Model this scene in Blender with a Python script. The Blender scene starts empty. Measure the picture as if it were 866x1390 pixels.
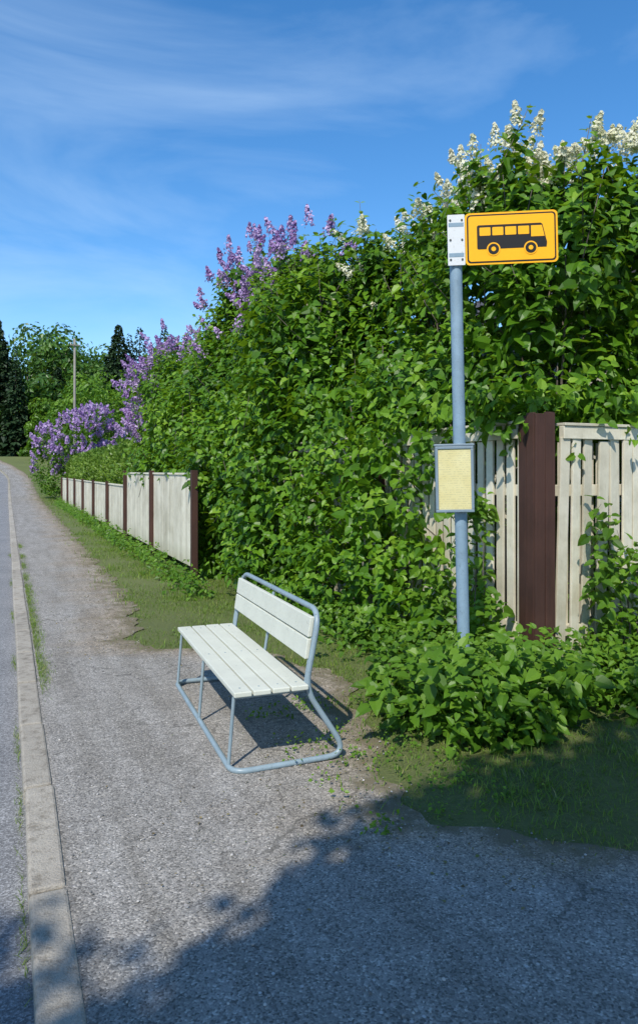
import bpy, math, numpy as np
from mathutils import Vector, Matrix
rng=np.random.default_rng(7)
sc=bpy.context.scene
sc.view_settings.view_transform='Standard'; sc.view_settings.look='None'; sc.view_settings.exposure=0
YAW=math.radians(23.45); EYE=1.65
SUN_EL=math.radians(48); SH=np.array([0.66,0.75]); SH/=np.linalg.norm(SH)

# ---------------------------------------------------------------- node helpers
class M:
    def __init__(s,name):
        s.m=bpy.data.materials.new(name); s.m.use_nodes=True
        s.nt=s.m.node_tree; s.n=s.nt.nodes; s.l=s.nt.links
        s.b=s.n['Principled BSDF']; s.out=s.n['Material Output']
    def node(s,t,**k):
        n=s.n.new(t)
        for a,v in k.items(): setattr(n,a,v)
        return n
    def set(s,sock,v):
        if hasattr(v,'links') or isinstance(v,bpy.types.NodeSocket): s.l.new(v,sock)
        else: sock.default_value=v
    def coord(s,kind='Object',scale=None):
        c=s.node('ShaderNodeTexCoord').outputs[kind]
        if scale is not None:
            mp=s.node('ShaderNodeMapping'); s.l.new(c,mp.inputs[0]); mp.inputs['Scale'].default_value=scale
            c=mp.outputs[0]
        return c
    def noise(s,vec,scale,detail=4,rough=.55):
        n=s.node('ShaderNodeTexNoise'); s.l.new(vec,n.inputs['Vector'])
        n.inputs['Scale'].default_value=scale; n.inputs['Detail'].default_value=detail; n.inputs['Roughness'].default_value=rough
        return n.outputs['Fac']
    def vor(s,vec,scale,out='Distance',feature='F1'):
        n=s.node('ShaderNodeTexVoronoi',feature=feature); s.l.new(vec,n.inputs['Vector']); n.inputs['Scale'].default_value=scale
        return n.outputs[out]
    def ramp(s,fac,stops):
        r=s.node('ShaderNodeValToRGB'); s.l.new(fac,r.inputs[0]); e=r.color_ramp.elements
        while len(e)<len(stops): e.new(.5)
        for i,(p,c) in enumerate(stops):
            e[i].position=p; e[i].color=(*c,1) if len(c)==3 else c
        return r.outputs[0]
    def mix(s,f,a,b,mode='MIX'):
        n=s.node('ShaderNodeMix',data_type='RGBA',blend_type=mode)
        s.set(n.inputs[0],f); s.set(n.inputs[6],a if not isinstance(a,tuple) else (*a,1)); s.set(n.inputs[7],b if not isinstance(b,tuple) else (*b,1))
        return n.outputs[2]
    def math(s,op,a,b=0):
        n=s.node('ShaderNodeMath',operation=op); s.set(n.inputs[0],a); s.set(n.inputs[1],b); return n.outputs[0]
    def attr(s,name):
        return s.node('ShaderNodeAttribute',attribute_name=name).outputs['Fac']
    def bump(s,h,strength=.5,dist=.01):
        n=s.node('ShaderNodeBump'); s.l.new(h,n.inputs['Height']); n.inputs['Strength'].default_value=strength; n.inputs['Distance'].default_value=dist
        s.l.new(n.outputs[0],s.b.inputs['Normal'])
    def col(s,c): s.set(s.b.inputs['Base Color'], c if not isinstance(c,tuple) else (*c,1))
    def rough(s,v): s.set(s.b.inputs['Roughness'],v)

def leaf_mat(name,stops,transl=.35,rough=.42,spec=.4,tcol=(.22,.36,.03)):
    m=M(name); r=m.attr('rnd')
    c=m.ramp(r,stops); m.col(c); m.rough(rough); m.b.inputs['Specular IOR Level'].default_value=spec
    t=m.node('ShaderNodeBsdfTranslucent'); t2=m.mix(.6,c,tcol); m.l.new(t2,t.inputs[0])
    mx=m.node('ShaderNodeMixShader'); mx.inputs[0].default_value=transl
    m.l.new(m.b.outputs[0],mx.inputs[1]); m.l.new(t.outputs[0],mx.inputs[2]); m.l.new(mx.outputs[0],m.out.inputs[0])
    return m.m

MAT={}
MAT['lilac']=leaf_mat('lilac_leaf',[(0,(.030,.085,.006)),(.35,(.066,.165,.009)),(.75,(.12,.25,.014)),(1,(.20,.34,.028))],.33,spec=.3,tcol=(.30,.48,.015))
MAT['plant']=leaf_mat('plant_leaf',[(0,(.038,.10,.008)),(.5,(.085,.19,.014)),(1,(.155,.28,.026))],.35,spec=.3,tcol=(.28,.44,.02))
MAT['hedge']=leaf_mat('hedge_leaf',[(0,(.04,.09,.010)),(.5,(.10,.19,.018)),(1,(.19,.29,.035))],.3)
MAT['birch']=leaf_mat('deciduous_leaf',[(0,(.018,.05,.008)),(.5,(.045,.115,.013)),(1,(.095,.20,.025))],.28)
MAT['spruce']=leaf_mat('spruce_needle',[(0,(.007,.022,.007)),(.6,(.018,.047,.013)),(1,(.04,.085,.022))],.08,rough=.6,tcol=(.05,.1,.02))
MAT['grass']=leaf_mat('grass_blade',[(0,(.065,.125,.012)),(.5,(.13,.225,.022)),(.85,(.22,.30,.042)),(1,(.36,.33,.13))],.35,rough=.55,tcol=(.30,.42,.04))
MAT['white_fl']=leaf_mat('white_lilac_flower',[(0,(.46,.50,.24)),(.3,(.74,.72,.50)),(1,(.88,.85,.73))],.3,rough=.7,tcol=(.7,.7,.5))
MAT['purple_fl']=leaf_mat('purple_lilac_flower',[(0,(.17,.075,.27)),(.4,(.37,.22,.48)),(1,(.68,.53,.75))],.3,rough=.7,tcol=(.48,.30,.60))
MAT['litter']=leaf_mat('litter',[(0,(.09,.06,.03)),(.6,(.25,.2,.1)),(1,(.12,.16,.04))],.2,rough=.8,tcol=(.2,.2,.1))

def m_bark():
    m=M('bark'); v=m.coord(scale=(1,1,.25)); n=m.noise(v,22,6)
    m.col(m.ramp(n,[(.3,(.05,.04,.03)),(.7,(.17,.145,.115))])); m.rough(.9); m.bump(n,.6,.02); return m.m
MAT['bark']=m_bark()

def m_path():
    m=M('gravel_path'); v=m.coord()
    big=m.noise(v,.9,5,.6); med=m.noise(v,6,5,.65); fine=m.noise(v,230,4,.75); mid2=m.noise(v,26,4,.7)
    st=m.vor(v,130,'Color'); sv=m.node('ShaderNodeSeparateColor'); m.l.new(st,sv.inputs[0])
    dist=m.vor(v,130); st2=m.vor(v,45,'Color'); sv2=m.node('ShaderNodeSeparateColor'); m.l.new(st2,sv2.inputs[0])
    c=m.ramp(big,[(.3,(.230,.220,.205)),(.5,(.275,.265,.250)),(.7,(.325,.315,.298))])
    c=m.mix(.5,c,m.ramp(med,[(.3,(.200,.190,.176)),(.72,(.345,.333,.315))]))
    vt=m.coord(scale=(1,.10,1)); tr=m.noise(vt,5.5,4,.6)
    c=m.mix(1,c,m.ramp(tr,[(.35,(.84,.83,.81)),(.6,(1.06,1.06,1.06))]),'MULTIPLY')
    sp=m.ramp(sv.outputs[0],[(0,(.45,.44,.43)),(.4,(.92,.91,.90)),(.85,(1.15,1.12,1.09)),(1,(1.75,1.70,1.64))])
    c=m.mix(1,c,sp,'MULTIPLY')
    c=m.mix(1,c,m.ramp(fine,[(.3,(.78,.78,.78)),(.7,(1.2,1.2,1.2))]),'MULTIPLY')
    c=m.mix(1,c,m.ramp(mid2,[(.3,(.86,.86,.85)),(.7,(1.12,1.12,1.12))]),'MULTIPLY')
    pick=m.ramp(sv2.outputs[0],[(.93,(0,0,0)),(.94,(1,1,1))]); d2=m.ramp(m.vor(v,45),[(.24,(1,1,1)),(.34,(0,0,0))])
    pk=m.mix(1,pick,d2,'MULTIPLY')
    c=m.mix(pk,c,m.ramp(sv2.outputs[1],[(0,(.12,.12,.12)),(.5,(.34,.31,.29)),(1,(.5,.48,.46))]))
    nz=m.node('ShaderNodeTexNoise'); m.l.new(v,nz.inputs['Vector']); nz.inputs['Scale'].default_value=3; nz.inputs['Detail'].default_value=4
    va=m.node('ShaderNodeVectorMath',operation='MULTIPLY_ADD'); m.l.new(nz.outputs['Color'],va.inputs[0]); va.inputs[1].default_value=(.5,.5,0); m.l.new(v,va.inputs[2])
    cr=m.vor(va.outputs[0],.75,'Distance','DISTANCE_TO_EDGE'); crm=m.math('MULTIPLY',m.math('LESS_THAN',cr,.0045),m.math('GREATER_THAN',big,.5))
    c=m.mix(m.math('MULTIPLY',crm,.55),c,(.09,.085,.075))
    e=m.attr('edge'); ew=m.math('ADD',e,m.math('MULTIPLY',m.math('SUBTRACT',med,.5),1.3))
    sf=m.ramp(m.math('ADD',e,m.math('MULTIPLY',m.math('SUBTRACT',big,.5),1.5)),[(.1,(.85,.85,.85)),(.85,(0,0,0))])
    c=m.mix(sf,c,m.mix(1,c,(1.05,.91,.74),'MULTIPLY'))
    ef=m.ramp(ew,[(.02,(1,1,1)),(.28,(0,0,0))])
    c=m.mix(ef,c,m.ramp(fine,[(.3,(.10,.085,.05)),(.7,(.22,.19,.13))]))
    m.col(c); m.rough(.92); m.b.inputs['Specular IOR Level'].default_value=.2
    h=m.math('ADD',m.math('MULTIPLY',m.math('SUBTRACT',.5,dist),1.0),m.math('MULTIPLY',fine,.8)); h=m.math('ADD',h,m.math('MULTIPLY',med,2.5)); h=m.math('ADD',h,m.math('MULTIPLY',mid2,1.2))
    m.bump(h,.6,.0045); return m.m
MAT['path']=m_path()
def m_road():
    m=M('asphalt'); v=m.coord(); a=m.noise(v,1.2,5); f=m.noise(v,140,3,.7); st=m.vor(v,150,'Color'); sv=m.node('ShaderNodeSeparateColor'); m.l.new(st,sv.inputs[0])
    c=m.ramp(a,[(.3,(.17,.17,.173)),(.7,(.225,.223,.222))])
    c=m.mix(1,c,m.ramp(sv.outputs[0],[(0,(.5,.5,.5)),(.6,(1,1,1)),(1,(1.7,1.7,1.7))]),'MULTIPLY')
    m.col(c); m.rough(.9); m.bump(m.math('ADD',f,m.vor(v,150)),.5,.004); return m.m
MAT['road']=m_road()
def m_ground():
    m=M('soil_grass'); v=m.coord(); a=m.noise(v,.5,6,.65); f=m.noise(v,35,5,.7)
    c=m.mix(.5,m.ramp(a,[(.35,(.085,.13,.022)),(.65,(.13,.18,.035))]),m.ramp(f,[(.3,(.06,.06,.025)),(.7,(.17,.16,.065))]))
    m.col(c); m.rough(.95); m.bump(f,.8,.03); return m.m
MAT['ground']=m_ground()
def m_kerb():
    m=M('concrete_kerb'); v=m.coord(); a=m.noise(v,4,6,.7); f=m.noise(v,120,3,.7); b=m.noise(v,14,5,.75)
    c=m.mix(.5,m.ramp(a,[(.3,(.29,.255,.21)),(.7,(.46,.42,.355))]),m.ramp(f,[(.3,(.23,.21,.18)),(.7,(.48,.44,.38))]))
    c=m.mix(1,c,m.ramp(b,[(.35,(.6,.58,.55)),(.5,(1,1,1))]),'MULTIPLY')
    c=m.mix(1,c,m.ramp(m.attr('rnd'),[(0,(.85,.84,.82)),(1,(1.08,1.07,1.05))]),'MULTIPLY')
    m.col(c); m.rough(.9); m.bump(m.math('ADD',f,m.math('MULTIPLY',b,2)),.8,.008); return m.m
MAT['kerb']=m_kerb()
def m_board(name,c1,c2,dirt=.35):
    m=M(name); v=m.coord(scale=(14,14,.7)); n=m.noise(v,3,6,.65); v2=m.coord(); b=m.noise(v2,2.2,5,.7); r=m.attr('rnd')
    c=m.mix(n,c1,c2)
    st=m.ramp(b,[(.42,(1,1,1)),(.75,(1-dirt,1-dirt*1.05,1-dirt*1.2))]); c=m.mix(1,c,st,'MULTIPLY')
    c=m.mix(1,c,m.ramp(r,[(0,(.80,.79,.77)),(1,(1.04,1.04,1.03))]),'MULTIPLY')
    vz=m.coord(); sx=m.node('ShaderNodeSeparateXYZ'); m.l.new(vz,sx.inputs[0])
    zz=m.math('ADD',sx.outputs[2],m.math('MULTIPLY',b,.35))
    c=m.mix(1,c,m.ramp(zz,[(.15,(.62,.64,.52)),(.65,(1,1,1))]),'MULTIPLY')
    fl=m.ramp(m.noise(v,9,4,.8),[(.60,(1,1,1)),(.68,(.5,.47,.42))]); c=m.mix(.7,c,m.mix(1,c,fl,'MULTIPLY'))
    m.col(c); m.rough(.75); m.bump(n,.35,.004); return m.m
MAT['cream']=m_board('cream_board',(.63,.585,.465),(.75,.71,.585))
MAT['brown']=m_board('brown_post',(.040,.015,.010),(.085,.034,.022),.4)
def m_paint(name,c,rough=.4,var=.12,spec=.5,grime=0):
    m=M(name); v=m.coord(); a=m.noise(v,6,6,.7); f=m.noise(v,60,3,.6)
    k=tuple(x*(1-var) for x in c); c2=tuple(min(1,x*(1+var)) for x in c)
    cc=m.ramp(a,[(.3,k),(.7,c2)])
    if grime: cc=m.mix(1,cc,m.ramp(m.noise(v,38,5,.8),[(.58,(1,1,1)),(.68,(1-grime,1-grime*1.05,1-grime*1.15))]),'MULTIPLY')
    m.col(cc); m.rough(rough); m.b.inputs['Specular IOR Level'].default_value=spec; m.bump(f,.12,.001); return m.m
MAT['slat']=m_paint('bench_slat_paint',(.57,.575,.49),.5,.06,.4,.25)
MAT['tube']=m_paint('bench_tube_paint',(.22,.285,.32),.4,.14,.5,.3)
MAT['pole']=m_paint('pole_paint',(.20,.29,.37),.5,.18,.4,.35)
MAT['yellow']=m_paint('sign_yellow',(.90,.42,.008),.5,.03,.3)
MAT['black']=m_paint('sign_black',(.010,.010,.012),.5,.1,.3)
MAT['white']=m_paint('sign_white',(.62,.64,.66),.5,.05,.4,.25)
MAT['metal']=m_paint('rivet_dark',(.06,.065,.07),.4,.1)
MAT['frame']=m_paint('timetable_frame_paint',(.18,.24,.29),.4,.15,.5,.3)
def m_paper():
    m=M('timetable_paper'); v=m.coord('Object'); sx=m.node('ShaderNodeSeparateXYZ'); m.l.new(v,sx.inputs[0])
    w=m.math('SINE',m.math('MULTIPLY',sx.outputs[2],420)); n=m.noise(v,90,2); n2=m.noise(v,7,3)
    t=m.math('MULTIPLY',m.math('GREATER_THAN',w,.35),m.math('GREATER_THAN',n,.5))
    c=m.ramp(n2,[(.3,(.60,.52,.24)),(.7,(.68,.62,.34))]); c=m.mix(m.math('MULTIPLY',t,.3),c,(.25,.24,.16)); m.col(c); m.rough(.35); return m.m
MAT['paper']=m_paper()
MAT['house']=m_board('cream_cladding',(.62,.58,.45),(.70,.66,.54),.1)
MAT['roof']=m_paint('roof_dark',(.06,.05,.05),.8,.2)
MAT['glass']=m_paint('window_glass',(.03,.04,.05),.08,.1)
MAT['stone']=(lambda m:(m.col(m.ramp(m.attr('rnd'),[(0,(.12,.118,.115)),(.6,(.28,.27,.26)),(1,(.5,.47,.44))])),m.rough(.85),m.m)[2])(M('pebble'))
MAT['upole']=m_paint('weathered_pole',(.22,.2,.17),.8,.2)

# ---------------------------------------------------------------- mesh helpers
def mesh_np(name,V,loops,starts,mat,rnd=None,parent=None,smooth=False):
    me=bpy.data.meshes.new(name); me.vertices.add(len(V)); me.vertices.foreach_set('co',np.ascontiguousarray(V,dtype=np.float32).ravel())
    me.loops.add(len(loops)); me.loops.foreach_set('vertex_index',np.ascontiguousarray(loops,dtype=np.int32))
    me.polygons.add(len(starts)); me.polygons.foreach_set('loop_start',np.ascontiguousarray(starts,dtype=np.int32))
    me.update(calc_edges=True); me.validate()
    if rnd is not None:
        a=me.attributes.new('rnd','FLOAT','POINT'); a.data.foreach_set('value',np.ascontiguousarray(rnd,dtype=np.float32))
    me.polygons.foreach_set('use_smooth',[bool(smooth)]*len(me.polygons))
    me.materials.append(mat); ob=bpy.data.objects.new(name,me); sc.collection.objects.link(ob)
    if parent: ob.parent=parent
    return ob
def nrm(a): return a/np.maximum(np.linalg.norm(a,axis=-1,keepdims=True),1e-9)
T_LEAF=(np.array([(0,0,0),(.33,0,-.02),(.68,0,-.05),(1,0,-.16),(-.05,.22,.05),(.28,.37,.10),(.68,.22,.03),(-.05,-.22,.05),(.28,-.37,.10),(.68,-.22,.03)]),
        [(0,1,5,4),(1,2,6,5),(2,3,6),(0,7,8,1),(1,8,9,2),(2,9,3)])
T_LOW=(np.array([(0,0,0),(.5,.32,.08),(1,0,-.08),(.5,-.32,.08)]),[(0,2,1),(0,3,2)])
T_BLADE=(np.array([(0,-.045,0),(0,.045,0),(.55,.035,.06),(.55,-.035,.06),(1,0,.28)]),[(0,1,2,3),(3,2,4)])
T_QUAD=(np.array([(-.5,-.5,0),(.5,-.5,0.15),(.5,.5,0),(-.5,.5,.15)]),[(0,1,2,3)])
t=(1+5**.5)/2
icov=nrm(np.array([(-1,t,0),(1,t,0),(-1,-t,0),(1,-t,0),(0,-1,t),(0,1,t),(0,-1,-t),(0,1,-t),(t,0,-1),(t,0,1),(-t,0,-1),(-t,0,1)],float))*np.array([.5,.42,.33])
T_ICO=(icov,[(0,11,5),(0,5,1),(0,1,7),(0,7,10),(0,10,11),(1,5,9),(5,11,4),(11,10,2),(10,7,6),(7,1,8),(3,9,4),(3,4,2),(3,2,6),(3,6,8),(3,8,9),(4,9,5),(2,4,11),(6,2,10),(8,6,7),(9,8,1)])
def cards(name,T,P,X,Z,S,R,mat,parent=None):
    tv,tf=T; X=nrm(X); Z=nrm(Z-np.sum(Z*X,1,keepdims=True)*X); Y=np.cross(Z,X); n=len(P)
    V=P[:,None]+S[:,None,None]*(tv[None,:,0,None]*X[:,None]+tv[None,:,1,None]*Y[:,None]+tv[None,:,2,None]*Z[:,None])
    lp=np.concatenate([np.array(f) for f in tf]); ln=np.array([len(f) for f in tf]); st=np.concatenate([[0],np.cumsum(ln)[:-1]])
    L=(np.arange(n)[:,None]*len(tv)+lp[None]).ravel(); ST=(np.arange(n)[:,None]*len(lp)+st[None]).ravel()
    return mesh_np(name,V.reshape(-1,3),L,ST,mat,np.repeat(R,len(tv)),parent)
def empty(name,loc=(0,0,0)):
    o=bpy.data.objects.new(name,None); o.location=loc; o.empty_display_size=.2; sc.collection.objects.link(o); return o
BOXF=[(0,3,2,1),(4,5,6,7),(0,1,5,4),(1,2,6,5),(2,3,7,6),(3,0,4,7)]
def boxes(name,L,mat,parent=None,bevel=0):
    V=[];R=[]
    for b in L:
        cx,cy,cz,sx,sy,sz=b[:6]; rz=b[6] if len(b)>6 else 0; lx=b[7] if len(b)>7 else 0; ly=b[8] if len(b)>8 else 0
        c,s=math.cos(rz),math.sin(rz)
        for (x,y,z) in [(-1,-1,-1),(1,-1,-1),(1,1,-1),(-1,1,-1),(-1,-1,1),(1,-1,1),(1,1,1),(-1,1,1)]:
            x*=sx/2;y*=sy/2;z*=sz/2; X=x*c-y*s+lx*z; Y=x*s+y*c+ly*z; V.append((cx+X,cy+Y,cz+z))
        R+= [rng.random()]*8
    n=len(L); lp=np.array(BOXF).ravel()
    Lp=(np.arange(n)[:,None]*8+lp[None]).ravel(); ST=np.arange(n*6)*4
    o=mesh_np(name,np.array(V),Lp,ST,mat,np.array(R),parent)
    if bevel:
        m=o.modifiers.new('b','BEVEL'); m.width=bevel; m.segments=2; m.limit_method='ANGLE'
    return o
def tubes(name,paths,mat,parent=None,sides=6):
    V=[];L=[];ST=[];k=0
    for pts,rad in paths:
        pts=np.array(pts,float); n=len(pts)
        tg=np.gradient(pts,axis=0); tg=nrm(tg); ref=np.array([.31,.95,.05]); 
        A=nrm(np.cross(tg,ref)); B=np.cross(tg,A); base=len(V)
        for i in range(n):
            for j in range(sides):
                a=2*math.pi*j/sides; V.append(pts[i]+rad[i]*(math.cos(a)*A[i]+math.sin(a)*B[i]))
        for i in range(n-1):
            for j in range(sides):
                q=[base+i*sides+j,base+i*sides+(j+1)%sides,base+(i+1)*sides+(j+1)%sides,base+(i+1)*sides+j]
                ST.append(k); L+=q; k+=4
        for e in (0,n-1):
            ST.append(k); L+=[base+e*sides+j for j in (range(sides) if e else range(sides-1,-1,-1))]; k+=sides
    return mesh_np(name,np.array(V),np.array(L),np.array(ST),mat,None,parent,True)

# ---------------------------------------------------------------- terrain
def zt(y):
    y=np.asarray(y,float); return .0018*np.clip(y-38,0,42)**2
def cx(y):
    y=np.asarray(y,float); return -.008*np.clip(y-60,0,20)**2-.32*np.clip(y-80,0,None)
def sheet(name,us,ys,zf,mat,edge=None):
    U,Yg=np.meshgrid(us,ys) if not callable(us) else (np.array([us(y) for y in ys]),None)
    if Yg is None: Yg=np.repeat(np.array(ys)[:,None],U.shape[1],1)
    X=U+cx(Yg); Z=zf(U,Yg); V=np.stack([X,Yg,Z],-1).reshape(-1,3); r,c=U.shape
    i=np.arange(r-1)[:,None]*c+np.arange(c-1)[None]; q=np.stack([i,i+1,i+c+1,i+c],-1).reshape(-1)
    o=mesh_np(name,V,q,np.arange((r-1)*(c-1))*4,mat,None,None,True)
    if edge is not None:
        a=o.data.attributes.new('edge','FLOAT','POINT'); a.data.foreach_set('value',edge(U,Yg).astype(np.float32).ravel())
    return o
yg=np.concatenate([[-600,-200,-60],np.arange(-20,110,1.0),[120,150,200,300,600,1500,3000]])
ug=np.array([-1500,-400,-100,-40,-15,-8,-6.5,-6.35,0.12,0.16,1,2,3,4,5,7,10,20,40,100,400,1500])
sheet('ground',ug,yg,lambda U,Y: zt(Y)+np.where((U>-6.4)&(U<.14),-.25,0.0),MAT['ground'])
sheet('road',np.array([-6.25,-4,-2,0.085]),np.concatenate([np.arange(-30,105,1.0)]),lambda U,Y: zt(Y)-.075+0*U,MAT['road'])
EY=[-30,0.7,1.2,2.29,2.84,3.4,4.2,5,6.2,6.7,7.2,8,9.2,12,20,40,60,110]
EX=[25,25,6,2.6,1.78,1.90,2.15,2.45,2.2,1.30,1.12,1.3,1.45,1.5,1.6,1.8,1.8,1.8]
def edge(y):
    y=np.asarray(y,float)
    return np.interp(y,EY,EX)+.05*np.sin(y*5.1)+.04*np.sin(y*11.7+1)+.03*np.sin(y*23+2)
ysp=np.concatenate([np.arange(-30,0.6,1.0),np.arange(.7,12,.06),np.arange(12,60,.4),np.arange(60,105,2)])
uu=np.linspace(0,1,30)**.8
sheet('footpath',lambda y: .2+uu*(float(edge(y))-.2),ysp,lambda U,Y: zt(Y)+.006+.006*np.sin(U*3+Y*1.3)*np.clip(U-.3,0,1),MAT['path'],
      edge=lambda U,Y: np.minimum(edge(Y)-U, 5))
# kerb
kb=[]
for y in np.arange(-5,75,1.0):
    yc=y+.5; s=(float(cx(y+1))-float(cx(y)))
    kb.append((float(cx(yc))+.15+rng.normal(0,.004),yc,float(zt(yc))-.09+rng.normal(0,.003),.14,.985,.22,-s+rng.normal(0,.004)))
boxes('kerb',kb,MAT['kerb'],bevel=.014)
kb2=[(float(cx(y+.5))-6.33,y+.5,float(zt(y+.5))-.06,.14,.988,.22,-(float(cx(y+1))-float(cx(y)))) for y in np.arange(-10,90,1.0)]
boxes('kerb',kb2,MAT['kerb'],bevel=.012)

# ---------------------------------------------------------------- pebbles, litter
n=6500; y=1.2+12*rng.random(n)**1.6; e=edge(y); e=np.minimum(e,4.5); x=.25+(e-.2)*rng.random(n)
P=np.stack([x,y,np.full(n,.010)],1); X=nrm(rng.normal(size=(n,3))*[1,1,.2]); Z=np.tile([0,0,1.],(n,1))+rng.normal(0,.2,(n,3))
cards('pebbles',T_ICO,P,X,Z,.003+.013*rng.random(n)**4,rng.random(n),MAT['stone'])
n=2300; y=1.5+13*rng.random(n)**1.3; e=np.minimum(edge(y),4.5); x=e-np.abs(rng.normal(0,.5,n)); k=x>.25; x=x[k];y=y[k];n=len(x)
P=np.stack([x,y,np.full(n,.016)],1)
cards('leaf_litter',T_LOW,P,nrm(rng.normal(size=(n,3))*[1,1,.2]),np.tile([0,0,1.],(n,1))+rng.normal(0,.3,(n,3)),.007+.016*rng.random(n),rng.random(n),MAT['litter'])

# ---------------------------------------------------------------- grass
def patch(x,y): return .5+.25*np.sin(x*3.1+1.3*np.sin(y*1.7))+.25*np.sin(y*2.3+1.1*np.sin(x*2.9))+.12*np.sin(x*9+y*7)
def grass(name,n,ylo,yhi,pw,xhi,h0,h1):
    y=ylo+(yhi-ylo)*rng.random(n)**pw; e=edge(y); x=e-.35+(xhi-e+.35)*rng.random(n)
    d=x-e; p=np.where(d<0,np.exp(d/.10),1)*np.clip(.12+patch(x,y)*1.15,0,1); p=np.where(d<.4,p*.7,p)
    k=rng.random(n)<p; x=x[k];y=y[k];n=len(x)
    P=np.stack([x+cx(y),y,zt(y)-.002],1); a=rng.random(n)*6.283; lean=rng.uniform(.1,1.2,n)
    X=np.stack([np.cos(a)*lean,np.sin(a)*lean,np.ones(n)],1); Z=np.stack([np.cos(a),np.sin(a),-lean],1)
    S=(h0+(h1-h0)*rng.random(n)**2)*(.6+.7*np.clip(patch(x*2,y*2),0,1))
    return cards(name,T_BLADE,P,X,Z,S,np.clip(rng.normal(.45,.25,n),0,1),MAT['grass'])
GR=empty('grass')
for o in (grass('grass_near',90000,2.0,9.5,1.0,4.4,.018,.065),grass('grass_mid',50000,9,20,1.0,3.2,.03,.10),grass('grass_far',30000,20,60,1.2,5,.07,.16)): o.parent=GR
n=5000; cyk=rng.choice([6.2,6.6,7.4,8.0,8.5,9.1,9.8,10.5,11,12,13.5,15,17],n); y=cyk+rng.normal(0,.28,n); x=.235+np.abs(rng.normal(0,.045,n)); a=rng.random(n)*6.283; lean=rng.uniform(.2,1.2,n)
o=cards('kerb_tufts',T_BLADE,np.stack([x,y,np.full(n,.005)],1),np.stack([np.cos(a)*lean,np.sin(a)*lean,np.ones(n)],1),np.stack([np.cos(a),np.sin(a),-lean],1),.015+.035*rng.random(n),rng.random(n),MAT['grass'],GR)
n=900; cyk=rng.choice([2.9,3.9,4.9,7,9.3,12,16],n); y=cyk+rng.normal(0,.2,n); x=.07-np.abs(rng.normal(0,.015,n)); a=rng.random(n)*6.283; lean=rng.uniform(.2,1.2,n)
cards('gutter_tufts',T_BLADE,np.stack([x,y,np.full(n,-.075)],1),np.stack([np.cos(a)*lean,np.sin(a)*lean,np.ones(n)],1),np.stack([np.cos(a),np.sin(a),-lean],1),.012+.03*rng.random(n),rng.random(n),MAT['grass'],GR)

# ---------------------------------------------------------------- foliage generators
def sample_blobs(B,dens,shrink=.88,noise=.06):
    B=np.array(B,float); Ps=[];Ns=[]
    for i,b in enumerate(B):
        c,r=b[:3],b[3:6]; p=1.6; area=4*math.pi*(((r[0]*r[1])**p+(r[0]*r[2])**p+(r[1]*r[2])**p)/3)**(1/p)
        m=rng.poisson(area*dens); u=nrm(rng.normal(size=(m,3))); q=c+u*r*(1+rng.normal(0,noise,(m,1))); nn=nrm(u/r)
        near=[j for j in range(len(B)) if j!=i and np.linalg.norm(B[j,:3]-c)<max(r)+max(B[j,3:6])]
        k=np.ones(m,bool)
        for j in near: k&=np.sum(((q-B[j,:3])/(B[j,3:6]*shrink))**2,1)>1
        Ps.append(q[k]);Ns.append(nn[k])
    P=np.concatenate(Ps);N=np.concatenate(Ns); k=P[:,2]>.05
    return P[k],N[k]
def shoots(P,N,size,pairs=5,length=.38,up=.75,jit=.35,clump=None):
    n=len(P); ax=nrm(N*.55+np.array([0,0,up])+rng.normal(0,jit,(n,3))); L=length*rng.uniform(.6,1.5,n)
    ref=nrm(rng.normal(size=(n,3))); A=nrm(np.cross(ax,ref)); Bv=np.cross(ax,A)
    shade=rng.normal(.45,.18,n); szs=rng.uniform(.65,1.25,n)
    if clump is not None: shade=shade+clump
    oP=[];oX=[];oZ=[];oS=[];oR=[]
    start=P-ax*(L*.55)[:,None]
    for i in range(pairs):
        s=(i+.6)/pairs; q=start+ax*(L*s)[:,None]
        D=A if i%2==0 else Bv
        for sg in (1,-1):
            d=D*sg+rng.normal(0,.25,(n,3)); dr=nrm(d+ax*(.15+.7*s*s)+np.array([0,0,-1.])*rng.uniform(.15,1.1,(n,1)))
            z=nrm(ax*.8+np.array([-.25,-.3,.4])+rng.normal(0,.28,(n,3)))
            oP.append(q+dr*.02);oX.append(dr);oZ.append(z)
            sz=size*szs*(1.08-.5*s)*rng.uniform(.75,1.2,n); oS.append(sz); oR.append(np.clip(shade+.3*(s-.5)+rng.normal(0,.1,n),0,1))
    return [np.concatenate(a) for a in (oP,oX,oZ,oS,oR)],(start,start+ax*L[:,None])
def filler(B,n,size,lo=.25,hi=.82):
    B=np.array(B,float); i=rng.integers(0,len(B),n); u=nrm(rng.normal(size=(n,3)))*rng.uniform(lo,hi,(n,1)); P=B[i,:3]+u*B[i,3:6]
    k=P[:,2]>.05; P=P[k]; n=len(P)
    return P,nrm(rng.normal(size=(n,3))),np.array([0,0,.6])+rng.normal(0,1,(n,3)),size*rng.uniform(.7,1.3,n),np.clip(rng.normal(.25,.15,n),0,1)
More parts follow.
